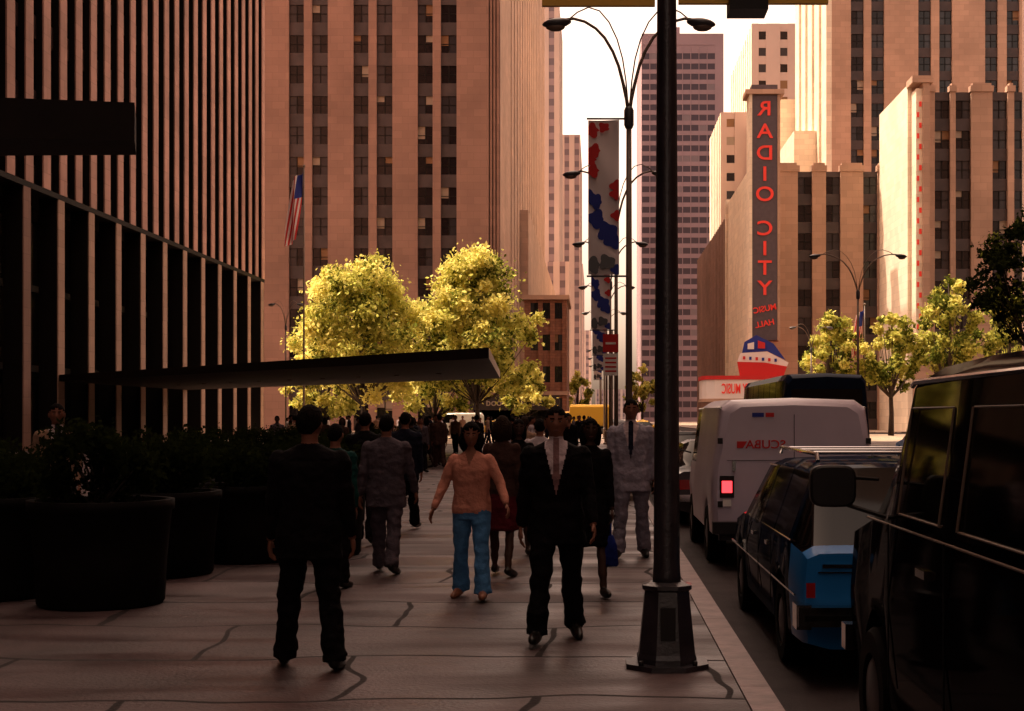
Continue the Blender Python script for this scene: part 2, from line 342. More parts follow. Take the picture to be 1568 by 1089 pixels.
poly(m,[(18.0,8.72),(21.5,8.62),(24.3,8.12),(24.5,8.6),(21.8,10.0),(18.4,9.8)],180.52,180.78,'banner_white')
poly(m,[(18.6,9.83),(21.8,10.05),(24.1,8.95),(22.6,11.0),(20.4,12.1),(18.9,11.2)],180.54,180.76,'blue_cloth')
poly(m,[(19.3,10.3),(20.1,10.3),(20.1,11.2),(19.3,11.0)],180.4,180.53,'banner_white'); poly(m,[(20.6,10.4),(21.5,10.4),(21.5,11.1),(20.6,11.4)],180.4,180.53,'red_cloth')
for k in range(6): poly(m,[(18.7+k*.8,9.0-k*.06),(19.0+k*.8,9.0-k*.06),(19.0+k*.8,9.4-k*.06),(18.7+k*.8,9.4-k*.06)],180.42,180.51,'blue_cloth' if k%2 else 'red_cloth')
m.build('ship_display')
m=MB() # narrow blade sign on the setback building
m.box(37.75,38.5,167.5,169.95,10,40.4,'limestone_white_and_sunlit'); m.box(38.51,39.3,167.2,169.95,9.6,41.0,'limestone_pale')
for k in range(22): m.box(37.85+.25*(k%2),38.1+.3*(k%2),167.44,167.49,12+k*1.25,12.6+k*1.25,'neon_red')
m.box(37.2,39.7,167,170.3,41.01,41.8,'limestone_pale'); m.build('blade_sign')
# ------------------------------------------------------------------ canopies
def slab(m,P,zb,zt,side,bot,end=None):
    m.add([(x,y,zb) for x,y in P]+[(x,y,zt) for x,y in P],[(0,1,2,3),(7,6,5,4),(0,4,5,1),(1,5,6,2),(2,6,7,3),(3,7,4,0)],[bot,side,end or side,side,side,side])
m=MB(); zt,zb=3.95,3.6
slab(m,[(-3.45,46),(-4.7,70),(-28.7,100),(-28.7,76)],zb,zt,'canopy_dark','canopy_soffit','limestone_white_and_sunlit')
for k in range(9):
    t=.1+k*.1; x=-4.6-22*t; yy=59+27*t; m.tube([(x,yy,zb-.05),(x,yy,zb-.001)],.12,'lamp_metal',10)
m.build('entrance_canopy')
m=MB(); zb,zt=5.55,6.1
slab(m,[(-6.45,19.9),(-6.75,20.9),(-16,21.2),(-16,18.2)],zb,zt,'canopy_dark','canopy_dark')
m.tube([(-12,19.9,0),(-12,19.9,zb-.001)],.15,'bronze_and_shade'); m.tube([(-15.5,19.9,0),(-15.5,19.9,zb-.001)],.15,'bronze_and_shade'); m.build('entrance_canopy')
# ------------------------------------------------------------------ foliage
def leaves(centers,radii,n,size,flat=.9):
    cen=np.array(centers); R=np.array(radii); idx=rng.integers(0,len(cen),n)
    d=rng.normal(size=(n,3)); d/=np.linalg.norm(d,axis=1)[:,None]; r=rng.random(n)**.6
    r=np.where(rng.random(n)<.2,r*1.6,r)
    p=cen[idx]+d*(R[idx]*r)[:,None]*np.array([1,1,flat])
    a=rng.normal(size=(n,3)); a/=np.linalg.norm(a,axis=1)[:,None]; b=np.cross(a,rng.normal(size=(n,3))); b/=np.linalg.norm(b,axis=1)[:,None]
    s=size*(.5+.9*rng.random(n))[:,None]; a*=s; b*=s*.6
    v=np.stack([p-a,p+b,p+a,p-b],1).reshape(-1,3)
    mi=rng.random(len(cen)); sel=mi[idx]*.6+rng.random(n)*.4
    return v,sel
def plant_mesh(mb,v,sel,mats,thr):
    o=len(mb.v); n=len(sel); mb.v.extend(map(tuple,v.tolist())); ids=[mb.mi(x) for x in mats]
    mb.f.extend([(o+4*i,o+4*i+1,o+4*i+2,o+4*i+3) for i in range(n)])
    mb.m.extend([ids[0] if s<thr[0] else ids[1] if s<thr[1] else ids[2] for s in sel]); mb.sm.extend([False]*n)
def tree(name,x,y,h,r,cb,n=12000,ls=.28,mats=('leaf_sun','leaf_mid','leaf_dark'),thr=(.50,.76),nc=70,tr=.22,cmul=1.):
    mb=MB(); cz=(h+cb)/2; hz=(h-cb)/2; cs=[];rs=[]
    while len(cs)<nc:
        q=rng.uniform(-1,1,3)
        # crown is widest in its lower half and rounds off to the top
        if abs(q[0])**2.4+abs(q[1])**2.4+abs(q[2])**2.4>1 or np.linalg.norm(q)<.25: continue
        k=1-.48*max(0,q[2]+.25)**1.3; bump=1+.14*math.sin(q[0]*5+x)*math.cos(q[2]*4+y)+.10*math.sin(q[2]*9+x)
        cs.append((x+q[0]*r*k*bump*.92,y+q[1]*r*k*.9,cz+q[2]*hz*.94*(1+.06*math.sin(q[0]*7+y)))); rs.append(r*rng.uniform(.10,.22)*cmul)
    fork=V((x,y,cb*.9)); mb.tube([(x,y,0),(x+.05,y,cb*.5),fork],[tr*1.3,tr,tr*.85],'bark',8)
    for c,rr in list(zip(cs,rs))[::2]:
        c=V(c); mid=fork.lerp(c,.5)+V((0,0,-.05*(c-fork).length)); mb.tube([fork,mid,c],[tr*.4,tr*.22,tr*.08],'bark',5)
    mb.tube([fork,(x+.2,y,cz),(x,y,h-1)],[tr*.85,tr*.5,.04],'bark',6)
    v,sel=leaves(cs,rs,n,ls); plant_mesh(mb,v,sel,mats,thr); return mb.build(name)
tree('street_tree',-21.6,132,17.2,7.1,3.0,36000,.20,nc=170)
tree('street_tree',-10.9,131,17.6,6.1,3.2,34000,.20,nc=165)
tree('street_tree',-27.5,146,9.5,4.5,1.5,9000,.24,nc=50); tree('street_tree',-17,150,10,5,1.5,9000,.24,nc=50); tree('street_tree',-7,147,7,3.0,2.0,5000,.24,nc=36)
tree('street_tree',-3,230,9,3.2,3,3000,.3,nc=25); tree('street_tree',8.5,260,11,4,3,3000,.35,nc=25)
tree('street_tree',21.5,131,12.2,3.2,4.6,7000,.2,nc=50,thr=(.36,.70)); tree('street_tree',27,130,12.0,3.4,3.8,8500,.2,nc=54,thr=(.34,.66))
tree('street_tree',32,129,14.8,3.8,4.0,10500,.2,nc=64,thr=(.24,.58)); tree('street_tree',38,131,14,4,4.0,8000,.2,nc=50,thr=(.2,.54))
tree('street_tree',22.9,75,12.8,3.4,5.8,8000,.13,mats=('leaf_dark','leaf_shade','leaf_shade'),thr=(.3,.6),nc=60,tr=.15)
# ------------------------------------------------------------------ planters
def planter(x,y,r=.6,h=.82,ph=.5):
    mb=MB(); n=28
    prof=[(r*.86,0),(r*.9,.03),(r*.93,h*.45),(r,h-.1),(r*1.04,h-.09),(r*1.04,h),(r*.92,h),(r*.92,h-.06)]
    mb.loft([[(x+math.cos(2*PI*k/n)*rr,y+math.sin(2*PI*k/n)*rr,z) for k in range(n)] for rr,z in prof],'planter',True)
    cs=[(x+math.cos(a)*r*.75*q,y+math.sin(a)*r*.75*q,h+ph*random.uniform(.0,.8)) for a,q in [(random.uniform(0,6.3),random.random()**.6) for _ in range(36)]]
    for c in cs[::2]: mb.tube([(x,y,h-.08),c],[.015,.006],'bark',4)
    v,sel=leaves(cs,[r*.3]*36,4200,.034); plant_mesh(mb,v,sel,('leaf_shade','leaf_shade','leaf_dark'),(.5,.985)); mb.build('planter')
planter(-4.5,12.95,.62,.95,.75)
planter(-4.75,15.4,.66,.9,.6); planter(-4.15,16.9,.64,.9,.45); planter(-3.45,17.6,.6,.9,.45); planter(-3.95,19.8,.62,.9,.5); planter(-5.6,18.5,.6,.9,.5)
planter(-4.3,23,.62,.9,.5); planter(-5.8,22,.62,.9,.6); planter(-5.3,27,.62,.9,.5); planter(-6.2,15,.64,.95,.45); planter(-5.75,13.5,.62,.95,.4); planter(-7.3,26,.62,.9,.6); planter(-6.8,32,.62,.9,.6); planter(-7.6,17,.62,.9,.6); planter(-5.6,38,.7,.9,.5); planter(-8.6,36,.7,.9,.5)
# ------------------------------------------------------------------ street furniture
def lamp(x,y,h=9.9,banner=True,arm=1.5,name='street_lamp'):
    mb=MB(); zj=h-2.1
    mb.loft([[(x+math.cos(2*PI*k/8+.39)*r,y+math.sin(2*PI*k/8+.39)*r,z) for k in range(8)] for r,z in ((.22,0),(.22,.1),(.15,.14),(.13,.8),(.09,.85))],'lamp_metal',False)
    mb.tube([(x,y,.85),(x,y,zj)],[.075,.055],'lamp_metal',10); mb.tube([(x,y,zj-.15),(x,y,zj+.15)],[.1,.1],'lamp_dark',8,True)
    for s in(-1,1):
        pts=[(x+s*q*arm,y,zj+zz) for q,zz in ((.0,0),(.03,.35),(.08,.7),(.14,1.05),(.22,1.35),(.33,1.63),(.45,1.82),(.6,1.96),(.75,2.02),(.9,2.0))]
        mb.tube(pts,[.04,.038,.036,.034,.033,.032,.03,.03,.03,.03],'lamp_metal',7)
        pts=[(x+s*q*arm,y,zj+zz) for q,zz in ((.01,.25),(.04,.75),(.085,1.2),(.16,1.6),(.27,1.95),(.4,2.18),(.55,2.25),(.7,2.15),(.82,2.0))]
        mb.tube(pts,.016,'lamp_metal',5)
        hx=x+s*arm*.98; mb.ell((hx,y,zj+1.93),[V((.30,0,-.03*s)),V((0,.15,0)),V((0,0,.1))],'lamp_dark',12,8)
        mb.ell((hx+s*.03,y,zj+1.85),(.2,.12,.09),'lamp_metal',10,6)
    mb.build(name)
    if banner:
        b=MB(); bx0,bx1=x-.83,x-.2; z0,z1=4.6,7.75
        b.tube([(x,y,z1+.03),(bx0-.03,y,z1+.03)],.02,'lamp_dark',6); b.tube([(x,y,z0-.03),(bx0-.03,y,z0-.03)],.02,'lamp_dark',6)
        nx,nz=6,16; vs=[(bx0+(bx1-bx0)*i/nx,y+.04*math.sin(j*.8+i*.7),z0+(z1-z0)*j/nz) for j in range(nz+1) for i in range(nx+1)]
        b.add(vs,[(j*(nx+1)+i,j*(nx+1)+i+1,(j+1)*(nx+1)+i+1,(j+1)*(nx+1)+i) for j in range(nz) for i in range(nx)],'banner_white',True)
        R=random.Random(3)
        for (q,t,rr,cm) in ((.12,.93,.14,'red_cloth'),(.5,.95,.10,'red_cloth'),(.2,.80,.13,'red_cloth'),(.05,.74,.12,'red_cloth'),(.15,.67,.13,'red_cloth'),(.9,.57,.12,'red_cloth'),(.05,.5,.14,'blue_cloth'),(.25,.47,.14,'blue_cloth'),(.88,.52,.11,'red_cloth'),
                          (.25,.36,.18,'blue_cloth'),(.6,.28,.19,'blue_cloth'),(.8,.22,.17,'blue_cloth'),(.9,.38,.1,'red_cloth'),(.15,.06,.16,'lamp_dark'),(.6,.08,.15,'lamp_dark'),(.9,.03,.1,'blue_cloth')):
            cx=bx0+(bx1-bx0)*q; cz=z0+(z1-z0)*t; n=24
            pts=[(max(bx0,min(bx1,cx+math.cos(2*PI*k/n)*rr*(1+.22*math.cos(k*.9+q*9)))),max(z0,min(z1,cz+math.sin(2*PI*k/n)*rr*(1+.22*math.cos(k*.9+q*9))))) for k in range(n)]
            dy=-.055-R.random()*.01
            b.add([(px,y+dy,pz) for px,pz in pts],[tuple(range(n))],cm)
            b.add([(px,y-dy,pz) for px,pz in pts],[tuple(range(n))],cm)
        b.build('street_banner')
for y in (29,47,66,88,110): lamp(.68,y)
for y in (172,196,225): lamp(.68,y,banner=False)
lamp(13.1,71,banner=False,arm=2.2); lamp(18.2,120,9.4,banner=False,arm=1.6); lamp(-25.7,118,11.2,banner=False,arm=1.2)
# foreground pole
m=MB(); x,y=.485,9.7
def octo(r,z,n=8): return [(x+math.cos(2*PI*k/n+PI/8)*r,y+math.sin(2*PI*k/n+PI/8)*r,z) for k in range(n)]
m.loft([octo(.30,0),octo(.30,.035)],'pole_metal',False); m.loft([octo(.215,.036),octo(.215,.07),octo(.205,.10),octo(.16,.52),octo(.18,.535),octo(.18,.56),octo(.12,.58)],'pole_metal',False)
n=24; m.loft([[(x+math.cos(2*PI*k/n)*r*(1+.05*(k%2)),y+math.sin(2*PI*k/n)*r*(1+.05*(k%2)),z) for k in range(n)] for r,z in ((.095,.56),(.092,.62),(.088,.7),(.064,4.55),(.06,7.5))],'pole_metal',True)
for k in range(4):
    a=PI/4+k*PI/2; m.tube([(x+math.cos(a)*.255,y+math.sin(a)*.255,.03),(x+math.cos(a)*.255,y+math.sin(a)*.255,.065)],.018,'dark_metal',6)
m.box(x-.05,x+.05,y-.19,y-.172,.2,.42,'dark_metal')
m.tube([(x,y,4.62),(x+1.4,y,4.7)],.04,'dark_metal',8)
m.box(x-.85,x-.08,y-.02,y+.02,4.50,4.75,'yellow_paint'); m.box(x+.08,x+1.1,y-.02,y+.02,4.515,4.60,'yellow_paint')
m.tube([(x,y,4.56),(x-.86,y,4.56)],.012,'dark_metal',6)
m.box(x+.42,x+.68,y-.12,y+.12,4.45,5.2,'dark_metal')
m.build('traffic_signal_pole')
# no-parking sign
m=MB(); x,y=.37,33.; m.tube([(x,y,0),(x,y,3.7)],.035,'lamp_metal',8)
m.box(x-.2,x+.16,y-.06,y-.036,3.2,3.62,'red_cloth'); m.box(x-.19,x+.15,y-.06,y-.036,2.66,3.17,'white_paint')
m.box(x-.14,x+.10,y-.064,y-.0601,3.38,3.43,'white_paint')
for k in range(4): m.box(x-.15,x+.11,y-.064,y-.0601,2.74+k*.1,2.78+k*.1,'red_cloth')
m.build('parking_sign')
# flag
def flag(x,y,z0,z1,w,l,cols,name='flag'):
    b=MB(); b.tube([(x,y,0),(x,y,z1+.4)],[.1,.05],'lamp_metal',8); b.ell((x,y,z1+.5),(.12,.12,.12),'lamp_metal',8,6)
    nu,nv=12,14
    for i in range(nu):
        vs=[]
        for ii in(i,i+1):
            for j in range(nv+1):
                u=ii/nu; t=j/nv
                vs.append((x-.1-u*w-t*w*.6+.1*math.sin(u*9+t*3),y+.25*math.sin(u*8+t*4),z1-t*l-u*l*.12))
        fs=[(j,j+1,j+nv+2,j+nv+1) for j in range(nv)]
        ms=[cols[1] if (i<5 and j<5) else cols[0] if i%2==0 else 'banner_white' for j in range(nv)]
        b.add(vs,fs,ms,True)
    b.build(name)
flag(-24.2,118,0,22,.9,5.6,('red_cloth','blue_cloth'))
flag(24.6,130,0,11.5,.7,4,('red_cloth','blue_cloth'))
# ------------------------------------------------------------------ vehicles
def vehicle(name,X,Y,W,keys,wheels,wr,paint,zb0=.28,extra=None,rz=0,roofmat=None,low=None,rear=None,side=None):
    """local y: 0 = rear, increasing to the front. keys: (y,belt,roof,halfwidth,roof halfwidth,tag)"""
    mb=MB(); ys=set(k[0] for k in keys)
    R=wr+.07
    for wy in wheels:
        for t in range(9): ys.add(round(wy+R*math.cos(PI*t/8),4))
    ys=sorted(q for q in ys if keys[0][0]<=q<=keys[-1][0])
    def par(q):
        for a,b in zip(keys,keys[1:]):
            if a[0]<=q<=b[0]:
                t=(q-a[0])/(b[0]-a[0]+1e-9); return [a[i]+(b[i]-a[i])*t for i in range(1,5)]
    def tag(q):
        for a,b in zip(keys,keys[1:]):
            if a[0]<=q<=b[0]: return a[5]
    rings=[]
    for q in ys:
        belt,roof,hw,hr=par(q); z=zb0
        for wy in wheels:
            if abs(q-wy)<R: z=max(z,math.sqrt(R*R-(q-wy)**2)+wr-.02)
        mid=max((zb0+belt)/2+.08,z+.06)
        h=[(0,z),(hw*.8,z),(hw*.97,z+.04),(hw,mid),(hw*.975,belt),(hr,belt+(roof-belt)*.86),(hr-.13,belt+(roof-belt)*.97),(0,roof)]
        ring=[(a,q,b) for a,b in h]+[(-a,q,b) for a,b in h[6:0:-1]]
        rings.append(ring)
    n=14; vs=[p for r in rings for p in r]; fs=[];ms=[]
    for i in range(len(rings)-1):
        tg=tag((ys[i]+ys[i+1])/2)
        for j in range(n):
            a=i*n+j;b=i*n+(j+1)%n; fs.append((a,b,b+n,a+n))
            seg=j if j<7 else 13-j
            mm=paint
            if side and ys[i]>.35: mm=side
            if seg in(0,): mm='rubber'
            if seg==4 and tg in('window','wind'): mm='car_glass'
            if tg=='wind' and seg in(5,6): mm='car_glass'
            if roofmat and seg in(5,6) and tg in('window','pillar'): mm=roofmat
            ms.append(mm)
    mb.add(vs,fs,ms,True); mb.add(rings[0],[tuple(range(n))],paint); mb.add(rings[-1],[tuple(range(n-1,-1,-1))],paint)
    hw=max(k[3] for k in keys)
    for wy in wheels:
        for s in(-1,1):
            xo=s*(hw-.02); xi=s*(hw-.24); nn=24
            prof=[(wr*.93,xo),(wr,xo-s*.03),(wr,xi)]
            mb.loft([[(xx,wy+math.cos(2*PI*k/nn)*r,wr+math.sin(2*PI*k/nn)*r) for k in range(nn)] for r,xx in [(wr*.6,xo-s*.03),(wr*.62,xo),]+prof],'rubber')
            mb.loft([[(xx,wy+math.cos(2*PI*k/nn)*r,wr+math.sin(2*PI*k/nn)*r) for k in range(nn)] for r,xx in ((wr*.58,xo-s*.028),(wr*.5,xo-s*.01),(wr*.2,xo+s*.0),(wr*.05,xo+s*.01))],'lamp_dark')
    if extra: extra(mb)
    o=mb.build(name,(X,Y,-.12),rz); md=o.modifiers.new('e','EDGE_SPLIT'); md.split_angle=.55
    return o
# white van
def vx(mb):
    for s in(-1,1):
        mb.box(s*.80-.06*1,s*.80+.06,-.03,-.021,.92,1.06,'tail_lit' if s<0 else 'tail_red')
        mb.box(s*.80-.085,s*.80+.085,-.02,.0,.86,1.12,'dark_metal')
        mb.box(s*.80-.05,s*.80+.05,-.028,-.002,.76,.84,'white_paint')
    mb.box(-.004,.004,-.008,0,.6,1.85,'dark_metal'); mb.box(-.80,-.009,-.008,-.001,1.30,1.306,'dark_metal'); mb.box(.009,.80,-.008,-.001,1.30,1.306,'dark_metal')
    mb.box(-.98,.98,-.17,-.02,.44,.58,'dark_metal'); mb.box(-.9,.9,-.1,0,.36,.439,'dark_metal')
    mb.box(-.74,-.70,-.05,-.001,1.18,1.30,'chrome'); mb.box(.02,.07,-.06,-.001,1.0,1.16,'chrome'); mb.box(-.2,.1,-.035,-.013,.62,.76,'sign_dark')
    for z in(.75,1.5): 
        for s in(-1,1): mb.box(s*.88-.03,s*.88+.03,-.03,-.001,z,z+.07,'dark_metal')
    mb.text('SCUBA',.14,'red_cloth',TM(-.34,-.016,1.49,sx=1.1),.004); poly(mb,[(-.68,1.45),(-.61,1.45),(-.56,1.53),(-.68,1.53)],-.014,-.002,'red_cloth')
    mb.box(-.50,-.36,-.01,-.002,1.82,1.87,'blue_cloth'); mb.box(-.34,-.24,-.01,-.002,1.82,1.87,'red_cloth')
    for s in(-1,1): mb.tube([(s*.86,.1,1.93),(s*.86,3.6,1.93)],.015,'chrome',6)
    mb.tube([(-.96,3.9,1.3),(-1.15,3.9,1.35)],.012,'dark_metal',6); mb.box(-1.28,-1.14,3.86,3.9,1.22,1.5,'dark_metal')
vehicle('delivery_van',2.36,16.9,1.95,[(0,1.22,1.96,.92,.76,'solid'),(.03,1.22,1.99,.95,.82,'solid'),(.09,1.22,2.03,.975,.86,'solid'),(.2,1.22,2.05,.985,.875,'solid'),(2.4,1.22,2.06,.985,.875,'pillar'),(2.9,1.2,2.05,.985,.875,'window'),(3.7,1.2,2.03,.985,.86,'wind'),(4.3,1.15,1.25,.96,.80,'solid'),(4.75,1.05,1.12,.9,.7,'solid')],(1.05,3.9),.36,'van_white',.38,vx)
# blue station wagon
def wx(mb):
    mb.box(-.90,.90,-.14,-.01,.42,.55,'chrome'); mb.box(-.86,.86,-.15,-.141,.46,.50,'rubber'); 
    for s in(-1,1):
        mb.box(s*.86-.05,s*.86+.05,-.12,.08,.40,.565,'chrome')
        mb.box(s*.80-.03,s*.80+.03,-.02,-.003,.60,.70,'tail_red'); mb.box(s*.62-.1,s*.62+.1,-.014,-.001,.80,.825,'chrome')
        mb.tube([(s*.64,.7,1.50),(s*.64,.75,1.55),(s*.64,2.7,1.56),(s*.64,2.75,1.51)],.016,'chrome',8)
        mb.box(s*.892-.006,s*.892+.006,.1,4.5,.60,.615,'chrome')
        mb.tube([(s*.870,.45,.95),(s*.865,3.2,.95)],.007,'chrome',6)
        mb.tube([(s*.70,.5,1.395),(s*.70,3.0,1.41)],.009,'chrome',6)
        mb.box(s*.90-.012,s*.90+.012,1.55,1.68,.82,.85,'chrome'); mb.box(s*.90-.012,s*.90+.012,2.5,2.63,.82,.85,'chrome')
        for q in (1.39,2.24,3.1): mb.box(s*.897-.003,s*.897+.003,q,q+.012,.4,.9,'rubber')
    for yy in(.9,1.7,2.5): mb.tube([(-.64,yy,1.555),(.64,yy,1.555)],.014,'chrome',8)
    mb.box(-.2,.2,-.03,-.003,.62,.74,'white_paint'); mb.box(-.75,.75,-.012,-.001,.765,.775,'chrome')
vehicle('station_wagon',2.25,9.6,1.8,[(0,.86,.90,.84,.74,'solid'),(.06,.90,.95,.87,.77,'wind'),(.45,.93,1.47,.89,.70,'pillar'),(.55,.94,1.49,.9,.71,'window'),(1.35,.94,1.5,.9,.71,'pillar'),(1.43,.94,1.5,.9,.71,'window'),(2.2,.94,1.5,.9,.71,'pillar'),(2.28,.94,1.5,.9,.71,'window'),(3.05,.94,1.47,.9,.69,'wind'),(3.65,.93,.97,.89,.70,'solid'),(4.75,.80,.84,.84,.62,'solid')],(.95,3.85),.32,'paint_blue',.25,wx,side='paint_navy')
# dark van nearest the camera
def nx_(mb):
    for s in(-1,1):
        mb.tube([(s*.90,.1,1.985),(s*.90,3.8,1.985),(s*.88,3.95,1.97)],.014,'chrome',6)
        mb.tube([(s*.975,.3,1.30),(s*.975,4.6,1.29)],.007,'lamp_metal',6)
        mb.box(s*1.0-.012,s*1.0+.012,3.15,3.32,1.12,1.155,'chrome')
        for q in (1.5,2.85,3.95): mb.box(s*.999-.003,s*.999+.003,q,q+.012,.5,1.3,'rubber')
    mb.tube([(-.97,4.15,1.32),(-1.16,4.15,1.38),(-1.16,4.15,1.46)],.012,'dark_metal',6); mb.tube([(-.97,4.35,1.5),(-1.2,4.2,1.52)],.01,'dark_metal',6)
    rr=[]
    for yy,k in ((4.13,.9),(4.14,1.),(4.19,1.),(4.24,.75),(4.26,.4)):
        rr.append([(-1.235+.115*k*math.copysign(abs(math.cos(t))**.5,math.cos(t)),yy,1.475+.105*k*math.copysign(abs(math.sin(t))**.5,math.sin(t))) for t in [2*PI*j/24+.01 for j in range(24)]])
    mb.loft(rr,'dark_metal')
    mb.box(-.95,.95,5.42,5.55,.45,.6,'chrome')
    for a,b in((.35,1.45),(1.6,2.75),(2.95,3.85)):
        for z in (1.36,1.86):
            f=(z-1.33)/.6; xx=-(.97-(.08*f)); mb.tube([(xx-.012,a+.05,z),(xx-.012,b-.05,z)],.006,'lamp_metal',6)
        for q in(a+.05,b-.05): mb.tube([(-.985,q,1.36),(-.918,q,1.86)],.006,'lamp_metal',6)
vehicle('passenger_van',2.42,2.95,2.0,[(0,1.33,2.0,.94,.84,'solid'),(.12,1.33,2.06,.99,.88,'pillar'),(.35,1.33,2.08,1.0,.90,'window'),(1.45,1.33,2.1,1.0,.90,'pillar'),(1.6,1.33,2.1,1.0,.90,'window'),(2.75,1.33,2.1,1.0,.9,'pillar'),(2.95,1.33,2.1,1.0,.9,'window'),(3.85,1.33,2.08,1.0,.88,'pillar'),(3.95,1.33,2.06,1.0,.87,'wind'),(4.6,1.27,1.35,.98,.84,'solid'),(5.25,1.16,1.24,.95,.80,'solid'),(5.42,1.02,1.08,.92,.74,'solid')],(1.0,4.5),.36,'paint_black',.35,nx_)
# bus and further traffic
def bxx(mb):
    mb.box(-1.0,1.0,-.03,-.002,1.9,2.6,'car_glass'); mb.box(-1.1,1.1,-.12,-.01,.4,.6,'chrome')
    for s in(-1,1): mb.box(s*1.05-.08,s*1.05+.08,-.03,-.001,1.0,1.2,'tail_red')
BK=[(0,1.4,2.95,1.22,1.08,'solid'),(.15,1.4,3.05,1.26,1.14,'solid')]
for k in range(7): BK+=[(.6+k*1.5,1.5,3.08,1.27,1.16,'window'),(1.95+k*1.5,1.5,3.08,1.27,1.16,'pillar')]
BK+=[(11.6,1.4,3.0,1.24,1.1,'solid')]
vehicle('city_bus',6.5,40,2.5,BK,(2.4,8.8),.48,'paint_navy',.35,bxx)
SK=[(0,.88,.92,.84,.74,'solid'),(.9,.93,.97,.88,.7,'wind'),(1.4,.93,1.42,.89,.66,'window'),(2.2,.93,1.43,.89,.66,'pillar'),(2.28,.93,1.43,.89,.66,'window'),(3.0,.93,1.4,.89,.65,'wind'),(3.6,.92,.96,.88,.7,'solid'),(4.8,.78,.82,.82,.6,'solid')]
def cx_(mb):
    mb.box(-.88,.88,-.12,-.01,.42,.54,'chrome'); mb.box(-.88,.88,4.81,4.9,.42,.54,'chrome')
    for s in(-1,1): mb.box(s*.7-.12,s*.7+.12,-.02,-.002,.62,.78,'tail_red'); mb.box(s*.65-.1,s*.65+.1,4.8,4.83,.58,.7,'white_paint')
def taxi(mb): cx_(mb); mb.box(-.25,.25,1.9,2.05,1.44,1.56,'white_paint')
vehicle('sedan_car',2.2,23.5,1.8,SK,(.95,3.85),.32,'paint_dark',.24,cx_); vehicle('sedan_car',2.2,30,1.8,SK,(.95,3.85),.32,'paint_black',.24,cx_)
for (x,y,p,r) in ((2.3,37,'paint_dark',0),(5.8,60,'yellow_paint',0),(9.5,75,'paint_dark',0),(2.2,80,'van_white',0),(8.8,95,'yellow_paint',0),(4,120,'yellow_paint',0),(12.8,52,'paint_blue',0)):
    vehicle('taxi_cab' if p=='yellow_paint' else 'sedan_car',x,y,1.8,SK,(.95,3.85),.32,p,.24,taxi if p=='yellow_paint' else cx_,r)
for (x,y) in((-8.5,149),(7,152),(-15,152)): vehicle('taxi_cab',x,y,1.8,SK,(.95,3.85),.32,'yellow_paint',.24,taxi,PI/2)
vehicle('delivery_truck',1.6,147,2.4,[(0,1.3,3.1,1.15,1.12,'solid'),(4.2,1.3,3.1,1.15,1.12,'solid'),(4.3,1.3,2.4,1.12,1.0,'window'),(5.2,1.3,2.35,1.1,.95,'wind'),(5.7,1.2,1.3,1.05,.9,'solid'),(6.3,1.0,1.1,1.0,.8,'solid')],(1.0,5.2),.42,'yellow_paint',.4,bxx,PI/2)
vehicle('delivery_van',-11.5,146,1.95,[(0,1.22,1.96,.92,.76,'solid'),(.2,1.22,2.25,.985,.875,'solid'),(2.9,1.2,2.25,.985,.875,'window'),(3.7,1.2,2.2,.985,.86,'wind'),(4.3,1.15,1.25,.96,.80,'solid'),(4.75,1.05,1.12,.9,.7,'solid')],(1.05,3.9),.36,'white_paint',.38,None,PI/2)
# ------------------------------------------------------------------ people
def cloth(n,c,v=.18): mat(n,c,.9,var=v,vscale=9,bump=.6,bscale=14,spec=.08)
cloth('suit_black',(.004,.0032,.004)); cloth('suit_grey',(.065,.052,.064)); cloth('suit_light',(.26,.24,.29)); cloth('trousers_grey',(.17,.155,.19)); cloth('shirt_white',(.52,.42,.44),.05)
cloth('tie_pink',(.22,.12,.12),.2); cloth('tie_dark',(.012,.014,.03)); cloth('blouse_peach',(.46,.19,.135),.12); cloth('jeans',(.06,.17,.34),.3); cloth('dress_red',(.07,.007,.012)); cloth('tan_jacket',(.26,.16,.11))
cloth('teal',(.005,.035,.032)); cloth('navy',(.007,.008,.016)); cloth('white_shirt2',(.40,.34,.36)); cloth('cream_shirt',(.7,.62,.55)); cloth('brown',(.04,.02,.016)); cloth('bag_blue',(.01,.02,.14))
mat('skin',(.20,.08,.05),.6,var=.08,vscale=20,spec=.25); mat('skin_dark',(.045,.02,.013),.55,var=.08,vscale=20,spec=.25); mat('hair_black',(.005,.003,.003),.85,bump=.8,bscale=60,spec=.05); mat('hair_brown',(.02,.010,.006),.85,bump=.8,bscale=60,spec=.08)
mat('shoe',(.006,.005,.004),.35,spec=.3); mat('shoe_tan',(.20,.07,.03),.4); mat('eye',(.01,.008,.006),.3); mat('lip',(.13,.035,.03),.5); mat('eye_white',(.22,.19,.18),.4)
def sell(cx,cy,z,a,b,n=24,p=2.4):
    r=[]
    for k in range(n):
        t=2*PI*k/n; c,s=math.cos(t),math.sin(t); r.append((cx+a*math.copysign(abs(c)**(2/p),c),cy+b*math.copysign(abs(s)**(2/p),s),z))
    return r
